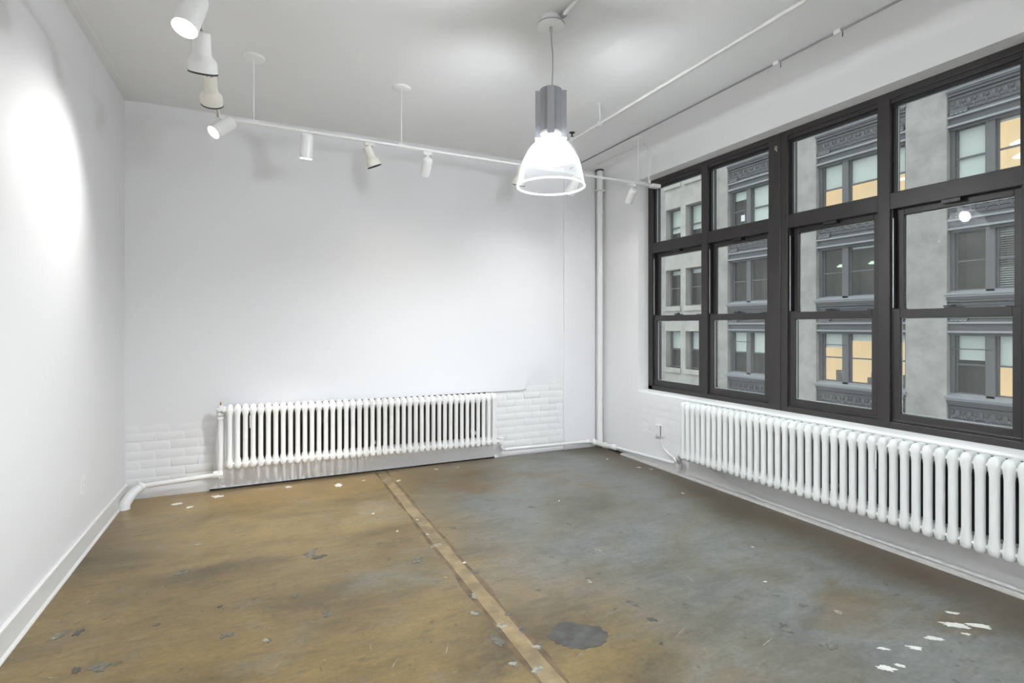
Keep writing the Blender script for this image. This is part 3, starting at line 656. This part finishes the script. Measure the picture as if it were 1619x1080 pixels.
def aim_matrix(d):
    return Vector((0, 0, -1)).rotation_difference(Vector(d).normalized()).to_matrix().to_4x4()
def spotlight(label, x, y, aim, kind, lit=False, power=0, angle=50, col=(1, .985, .96), m=None, drop=.075, vents=False, size=1.0, blend=1.0):
    t = thing('track_spotlight', label, 'spotlight', (x, y, TZ - .02), 'track spotlights')
    m = m or ('spot_white' if kind == 'cylinder' else 'cream')
    MB().box(-.035, .035, -.014, .014, -.024, .002).build('adaptor', m, t, bevel=.003)
    d = Vector(aim).normalized(); A = aim_matrix(d)
    piv = Vector((0, 0, -drop))
    MB().tube([(0, 0, -.02), piv], .008, 8).build('stem', m, t, smooth=True)
    T = Matrix.Translation(piv) @ A @ Matrix.Scale(size, 4)
    if kind == 'cylinder':
        b = MB().lathe([(.030, .040), (.040, .036), (.0435, .028), (.0445, .015), (.0445, -.128), (.0425, -.130), (.0415, -.124), (.040, -.105)], 28, T, cap1=False).build('housing', m, t, smooth=True)
        face = T @ Vector((0, 0, -.1235)); n = MB().lathe([(.0415, -.122), (.0415, -.125), (.02, -.126)], 28, T).build('lens', 'lens' if lit else 'lens_off', t)
        tip = -.135
    else:
        prof = [(.026, .052), (.034, .048), (.0365, .038), (.0365, -.035), (.040, -.046), (.054, -.060), (.058, -.072), (.0585, -.112), (.056, -.112), (.052, -.08), (.030, -.05)]
        b = MB().lathe(prof, 28, T, cap1=False).build('housing', m, t, smooth=True)
        MB().lathe([(.0592, -.110), (.0598, -.113), (.0598, -.1175), (.0555, -.1175), (.0555, -.110)], 28, T, cap0=False, cap1=False).build('rim', 'black', t, smooth=True)
        MB().lathe([(.050, -.078), (.050, -.082), (.02, -.084)], 24, T).build('reflector', 'lens' if lit else 'lens_off', t)
        tip = -.125
        if vents:
            for k in range(6):
                a = 2*PI*k/6; MB().lathe([(.0042, .0500), (.0042, .0525)], 8, T @ Matrix.Translation((.022*math.cos(a), .022*math.sin(a), 0))).build('vent_hole', 'black', b)
    # yoke arm from the stem to the side of the housing
    if power:
        ld = bpy.data.lights.new('spot', 'SPOT'); ld.energy = power*SPOT; ld.spot_size = math.radians(angle); ld.spot_blend = blend; ld.shadow_soft_size = .03; ld.color = col
        lo = bpy.data.objects.new('spot_beam', ld); COL.objects.link(lo); lo.parent = t
        lo.matrix_local = Matrix.Translation(T @ Vector((0, 0, tip))) @ A
    return t
def at_track(x): return (x, track_y(x))
spotlight('lit white cylinder spotlight at the top edge, nearest the viewer', -.262, 2.60, (-.20, -.34, -.92), 'cylinder', True, 22, 100, drop=.03, size=1.12, blend=1)
spotlight('white bell spotlight with black rim, behind the nearest lit cylinder', -.264, 2.93, (.00, .50, -.86), 'bell', m='spot_white', drop=.04, size=1.1)
spotlight('cream bell spotlight with vent holes, last before the track corner', -.266, 3.42, (.02, .72, -.69), 'bell', vents=True, drop=.03, size=1.0)
spotlight('lit white cylinder spotlight at the track corner aimed at the left wall', -.215, track_y(-.215), (-.62, -.42, -.66), 'cylinder', True, 50, 108, drop=.022, size=1.0)
spotlight('lit white cylinder spotlight hanging upright on the back track', .290, track_y(.290), (-.03, .17, -.98), 'cylinder', True, 210, 54, drop=.05, blend=1)
spotlight('cream bell spotlight tilted right, between two white cylinders', .735, track_y(.735), (.40, .12, -.88), 'bell', drop=.075, size=.92)
spotlight('white cylinder spotlight tilted towards the back wall, between the two cream bells', 1.195, track_y(1.195), (0, .70, -.70), 'cylinder', False, 9, 90, (1, .86, .72), drop=.085, size=.86, blend=1)
spotlight('cream bell spotlight half hidden behind the pendant shade', 2.045, track_y(2.045), (0, .40, -.90), 'bell', drop=.05, size=.95)
spotlight('white cylinder spotlight mostly hidden behind the pendant shade', 2.62, track_y(2.62), (-.22, .62, -.80), 'cylinder', True, 20, 104, drop=.06, blend=1)
spotlight('small white cylinder spotlight right of the pendant near the window', 3.28, track_y(3.28), (-.05, .55, -.82), 'cylinder', True, 16, 120, drop=.085, size=.86, blend=1)

# ================================================================== pendant lamps
def pendant(label, x, y):
    t = thing('pendant_lamp', label, 'pendant lamp', (x, y, H), 'industrial pendant lamps')
    MB().lathe([(.055, .0), (.055, -.040), (.050, -.044), (.082, -.046), (.083, -.058), (.080, -.060)], 32).build('canopy', 'spot_white', t, smooth=True)
    MB().lathe([(.0835, -.0455), (.0842, -.049), (.0835, -.0525)], 32, cap0=False, cap1=False).build('canopy_trim', 'steel', t, smooth=True)
    MB().tube([(0, 0, -.055), (.003, 0, -.15), (.012, 0, -.22), (.013, 0, -.30), (.006, 0, -.44)], .0042, 8).build('cord', 'steel', t, smooth=True)
    MB().lathe([(.009, -.05), (.009, -.085), (.005, -.09)], 10, Matrix.Translation((.0, 0, 0))).build('strain_relief', 'steel', t, smooth=True)
    # ribbed ballast housing with four flat flanges
    zt, zb = -.440, -.700
    pr = []
    for k in range(96):
        a = 2*PI*k/96; r = .064 + (.0025 if k % 2 else 0); pr.append((r*math.cos(a), r*math.sin(a)))
    hs = MB().prism_z(pr, zb + .004, zt)
    hs.lathe([(.064, zt), (.040, zt + .006), (.012, zt + .008)], 24)
    h_ = hs.build('ballast_housing', 'alu', t)
    for k in range(4):
        a = PI/2*k - .515
        MB().box(.060, .094, -.022, .022, zb - .035, zt - .012).build('fin', 'alu', h_).rotation_euler = (0, 0, a)
    MB().lathe([(.062, zb+.004), (.062, zb-.010), (.045, zb-.014), (.045, zb-.034)], 24).build('socket_ring', 'spot_white', t, smooth=True)
    zs_ = -.735                                   # top of the shade
    for k in range(4):
        a = PI/2*k + .42 + PI/4
        MB().tube([(.050*math.cos(a), .050*math.sin(a), zb - .005), (.050*math.cos(a), .050*math.sin(a), zs_ - .012)], .006, 8).build('strut', 'spot_white', t, smooth=True)
    MB().lathe([(.024, zb-.03), (.024, zb-.048), (.018, zb-.052)], 16).build('lamp_holder', 'spot_white', t, smooth=True)
    prof = [(.046, .288), (.070, .280), (.098, .262), (.124, .236), (.146, .203), (.162, .170), (.175, .130), (.185, .090), (.193, .050), (.199, .015), (.201, 0)]
    S = MB(); n = 120
    S.loft([[(r*(1 + (.006 if j % 2 else 0))*math.cos(2*PI*j/n), r*(1 + (.006 if j % 2 else 0))*math.sin(2*PI*j/n), zs_ - .288 + z) for j in range(n)] for r, z in prof], False, False)
    sh_ = S.build('shade', 'shade', t, smooth=True, auto=80)
    MB().lathe([(r*.965, zs_ - .288 + z - .004) for r, z in prof[:6]], 48, cap0=False, cap1=False).build('inner_diffuser', 'shade_top', t, smooth=True, auto=80)
    rg = [( .203 + .0055*math.cos(a), zs_ - .288 + .0055*math.sin(a)) for a in [2*PI*k/10 for k in range(11)]]
    MB().lathe(rg, 64, cap0=False, cap1=False).build('rim', 'shade_rim', sh_, smooth=True, auto=80)
    MB().lathe([(.012, .045), (.026, .036), (.034, .018), (.036, -.005), (.031, -.026), (.018, -.040), (.005, -.045)], 20, Matrix.Translation((0, 0, zb - .095))).build('bulb', 'bulb', t, smooth=True)
    return t
pendant('ribbed grey pendant lamp with a clear domed shade in the middle of the room', 1.577, 2.787)
pendant('matching fill pendant added unseen behind the viewpoint, nearer the windows', 2.4, -2.7)  # added out of view to help light the room
pendant('matching fill pendant added unseen behind the viewpoint, nearer the left wall', .35, -2.5)  # second added fill lamp, also out of view

# ================================================================== building across the street
XB = 22.9; PER = 3.78; M0 = 1.22
bd = thing('office_building', 'grey concrete office block with ornate iron window bays across the street', 'building', (XB, 14.0, -14.0))
BO = bd.location.copy()
def part(mb, name, m, parent=None, **k):
    mb.v = [(x - BO.x, y - BO.y, z - BO.z) for x, y, z in mb.v]
    return mb.build(name, m, parent or bd, **k)
ZB, ZT = -14.0, 18.0
part(MB().box(XB+1.25, XB+3, -8, 34, ZB, ZT), 'core_wall', 'room_dark')
PIERS = [(.6, 2.0), (5.7, 7.1), (10.8, 12.2), (15.91, 17.3), (21.0, 22.4)]
for (a, b) in PIERS:
    part(MB().box(XB, XB+1.3, a, b, ZB, ZT), 'pier', 'concrete', bevel=.03)
part(MB().box(XB-.03, XB+.2, 21.62, 22.4, ZB, ZT), 'pilaster', 'concrete', bevel=.03)
def unit_ornament(y0, y1, z0, z1, x):
    m = MB(); n = max(1, round((y1-y0)/.34)); st = (y1-y0)/n; zc = (z0+z1)/2; hz = (z1-z0)/2
    for k in range(n):
        yc = y0 + st*(k+.5)
        m.ball((x, yc, zc + hz*.05), .11, 6, 4, (.6, .75, 1.5)); m.ball((x, yc - st*.30, zc - hz*.35), .09, 6, 4, (.6, .9, .8)); m.ball((x, yc + st*.30, zc - hz*.35), .09, 6, 4, (.6, .9, .8))
        m.ball((x, yc + st*.5, zc + hz*.45), .075, 6, 4, (.8, .8, 1.1)); m.box(x-.03, x+.05, yc - st*.42, yc + st*.42, z0 - .01, z0 + .05)
        m.ball((x - .02, yc + st*.5, zc - hz*.75), .05, 5, 4, (.8, .8, 1.3))
    return m
W_CFG = {  # (bay, floor) -> for each of the three windows: (blind cover of upper, blind cover of lower, room, extra)
 (3, 2): [(.45, 0, 'dark', 'sign'), (1, .72, 'dark', None), (1, 0, 'dark', None)],
 (2, 2): [(1, 0, 'lit', None), (1, 0, 'lit', None), (1, 0, 'lit', 'tube')],
 (1, 2): [(1, 1, 'dark', None), (.12, 0, 'lit', 'lamp'), (0, 0, 'lit', None)],
 (3, 1): [(0, 0, 'dark', None), (0, 0, 'dark', 'green'), (0, 0, 'dark', None)],
 (2, 1): [(0, 0, 'dark', 'green'), (.12, 0, 'dark', 'green'), (0, 0, 'dark', None)],
 (1, 1): [(0, 0, 'dark', None), (0, 0, 'dark', 'slats'), (0, 0, 'dark', None)],
 (3, 0): [(1, 0, 'dark', None), (1, 0, 'dark', None), (1, 0, 'dark', None)],
 (2, 0): [(.6, 0, 'lit', 'desk'), (.30, 0, 'lit', 'desk'), (.3, 0, 'lit', 'desk')],
 (1, 0): [(.85, 0, 'dark', None), (1, 0, 'lit', None), (1, 0, 'dark', None)],
}
def far_window(y0, y1, zt, zb, cfg, xg, key):
    bu, bl, room, extra = cfg; zm = (zt+zb)/2; t = .055
    f = MB(); f.box(xg-.04, xg+.05, y0, y0+t, zb, zt); f.box(xg-.04, xg+.05, y1-t, y1, zb, zt); f.box(xg-.04, xg+.05, y0+t, y1-t, zt-t*.8, zt); f.box(xg-.04, xg+.05, y0+t, y1-t, zb, zb+t*1.3); f.box(xg-.05, xg+.05, y0+t, y1-t, zm-.028, zm+.028)
    w = part(f, 'window', 'iron_frame')
    part(MB().box(xg-.004, xg+.004, y0+t, y1-t, zm+.028, zt-t*.8), 'pane', 'far_glass', w); part(MB().box(xg-.004, xg+.004, y0+t, y1-t, zb+t, zm-.028), 'pane', 'far_glass', w)
    if bu: part(MB().box(xg+.07, xg+.08, y0+.02, y1-.02, zt - (zt-zm)*bu, zt), 'blind', 'blind', w)
    if bl: part(MB().box(xg+.06, xg+.07, y0+.02, y1-.02, zm - (zm-zb)*bl, zm), 'blind', 'blind', w)
    r = MB(); d = .75; i = len(r.v)
    a, b, c, e = y0-.05, y1+.05, zb-.02, zt+.02
    r.v += [(xg+.06, a, c), (xg+.06, b, c), (xg+.06, b, e), (xg+.06, a, e), (xg+d, a, c), (xg+d, b, c), (xg+d, b, e), (xg+d, a, e)]
    r.f += [(4, 5, 6, 7), (0, 1, 5, 4), (1, 2, 6, 5), (2, 3, 7, 6), (3, 0, 4, 7)]
    part(r, 'room', 'room_lit' if room == 'lit' else 'room_dark', w)
    ym = (y0+y1)/2
    if extra == 'green':
        for (u, v, ww) in ((.28, .34, .30), (.35, .26, .24), (.30, .08, .34)): part(MB().box(xg+.55, xg+.60, y1 - (y1-y0)*.55 - ww*.2, y1 - (y1-y0)*.55 + ww*.8, zm + (zt-zm)*u, zm + (zt-zm)*u + .05), 'ceiling_tube', 'office_tube', w)
    if extra == 'tube': part(MB().box(xg+.25, xg+.40, y0+.1, y1-.1, zm-.20, zm-.12), 'ceiling_tube', 'office_lamp', w)
    if extra == 'lamp':
        q = MB(); q.lathe([(.10, .10), (.30, 0), (.28, -.02)], 16, Matrix.Translation((xg+.40, ym+.15, zm+.18))); q.lathe([(.08, .12), (.26, 0), (.24, -.02)], 16, Matrix.Translation((xg+.40, ym+.12, zm-.30))); part(q, 'office_lamp', 'office_lamp', w)
    if extra == 'slats':
        for k in range(26):
            z = zb + .10 + (zt-zb-.2)*k/25
            q = MB(); q.box(xg+.03, xg+.06, y0+t, y1-t, z, z + (.03 if (k < 9 or k in (22, 23, 24)) else .010)); part(q, 'slat', 'slat', w)
    if extra == 'desk':
        q = MB(); q.box(xg+.30, xg+.5, y0+.15, ym+.1, zb, zb+.28); q.box(xg+.35, xg+.45, y0+.3, y0+.6, zb+.28, zb+.5); part(q, 'desk', 'desk', w)
    if extra == 'sign':
        part(MB().box(xg-.012, xg-.006, y0+.22, y0+.47, zm-.55, zm-.22), 'sign', 'far_letter', w)
        cu = bpy.data.curves.new('lettering', 'FONT'); cu.body = 'ROLA'; cu.size = .34; cu.extrude = .003; cu.align_x = 'CENTER'; cu.materials.append(MT['far_letter'])
        tmp = bpy.data.objects.new('lettering_curve', cu); me_ = bpy.data.meshes.new_from_object(tmp); bpy.data.objects.remove(tmp)
        o_ = bpy.data.objects.new('lettering', me_); COL.objects.link(o_); o_.parent = w; o_.location = (xg-.012-BO.x, ym+.05-BO.y, zm-.92-BO.z); o_.rotation_euler = (PI/2, 0, -PI/2)
    return w
for bay in range(4):
    a, b = PIERS[bay][1], PIERS[bay+1][0]
    for k in range(-1, 4):
        m = M0 + PER*k
        # ornamental spandrel between this window head and the sill above
        sp = part(MB().box(XB+.13, XB+1.25, a, b, m-.02, m+1.28), 'spandrel', 'iron')
        def sub(z0, z1, proj, name, mm, y0=a, y1=b): return part(MB().box(XB+.13-proj, XB+.14, y0, y1, z0, z1), name, mm, sp)
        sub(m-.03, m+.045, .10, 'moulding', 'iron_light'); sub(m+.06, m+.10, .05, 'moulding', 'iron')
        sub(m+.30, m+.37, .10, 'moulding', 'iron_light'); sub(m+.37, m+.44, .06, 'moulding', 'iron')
        sub(m+.50, m+.54, .05, 'moulding', 'iron'); sub(m+.98, m+1.06, .05, 'moulding', 'iron')
        sub(m+1.10, m+1.20, .12, 'moulding', 'iron'); sub(m+1.20, m+1.28, .17, 'moulding', 'iron')
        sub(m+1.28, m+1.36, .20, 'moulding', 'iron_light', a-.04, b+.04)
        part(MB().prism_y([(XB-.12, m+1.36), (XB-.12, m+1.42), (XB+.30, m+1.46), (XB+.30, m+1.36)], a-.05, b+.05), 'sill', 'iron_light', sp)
        part(unit_ornament(a+.12, b-.12, m+.56, m+.95, XB+.12), 'ornament', 'iron', sp, smooth=True)
        for (u, v) in ((b-.62, b-.08), (a+.08, a+.62)):
            q = MB(); q.box(XB+.03, XB+.14, u, v, m+.42, m+.60); q.box(XB+.01, XB+.14, u, v, m+.41, m+.44); part(q, 'corbel', 'iron', sp)
            for j in range(4): part(MB().box(XB+.0, XB+.03, u + .135*j + .015, u + .135*j + .11, m+.405, m+.435), 'dentil', 'iron_light', sp)
        # windows below this head
        zt, zb = m-.10, m-2.28
        part(MB().box(XB+.16, XB+.62, a, b, m-.13, m), 'window_head', 'iron', bevel=0)
        xg = XB+.36
        yb_ = b - .14; widths = [(.92, .28), (1.26, .28), (.70, 0)]
        part(MB().box(XB+.22, XB+.5, b-.15, b, m-2.42, m), 'jamb', 'iron')
        part(MB().box(XB+.22, XB+.5, a, a+.12, m-2.42, m), 'jamb', 'iron')
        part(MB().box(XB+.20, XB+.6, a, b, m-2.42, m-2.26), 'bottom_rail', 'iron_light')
        y = b - .15
        for wi, (ww, gap) in enumerate(widths):
            cfg = W_CFG.get((bay, k), [(.5, 0, 'dark', None)]*3)[wi]
            far_window(y - ww, y, zt, zb, cfg, xg, (bay, k, wi)); y -= ww
            if gap: part(MB().box(XB+.20, XB+.45, y - gap, y, m-2.4, m), 'mullion', 'iron_frame', bevel=.02); y -= gap
        if k == 0 and bay in (1, 2, 3): part(MB().tube([(XB+.18, b-.02, zt-.52), (XB+.18, b-1.28, zt-.52)], .02, 6), 'iron_rod', 'iron')
# plain concrete wing with paired windows
OPN = [(22.95, 24.20), (24.62, 25.92)]
strips = [(22.4, 22.95), (24.20, 24.62), (25.92, 25.98)]
for (a, b) in strips: part(MB().box(XB+.05, XB+1.3, a, b, ZB, ZT), 'wing_pier', 'concrete2')
for k in range(-1, 4):
    m = M0 + PER*k; zt, zb = m-.10, m-2.36
    for (a, b) in OPN:
        part(MB().box(XB+.05, XB+1.25, a, b, zt, zt+PER-2.26), 'wing_panel', 'concrete2')
        part(MB().box(XB-.06, XB+.5, a-.06, b+.06, zb-.30, zb), 'wing_sill', 'concrete2', bevel=.02)
        far_window(a+.06, b-.06, zt-.02, zb+.02, (.95 if k != 1 else .25, .3 if k == 2 else 0, 'dark', None), XB+.50, None)
        f = MB(); f.box(XB+.44, XB+.6, a, a+.07, zb, zt); f.box(XB+.44, XB+.6, b-.07, b, zb, zt); part(f, 'casing', 'iron_frame')
part(MB().box(XB+.55, XB+1.3, 25.98, 30, ZB, ZT), 'end_wall', 'concrete')
st = MB().box(W+.4, XB+3, -60, 80, -14.4, -14.0).build('street', 'street'); struct(st)
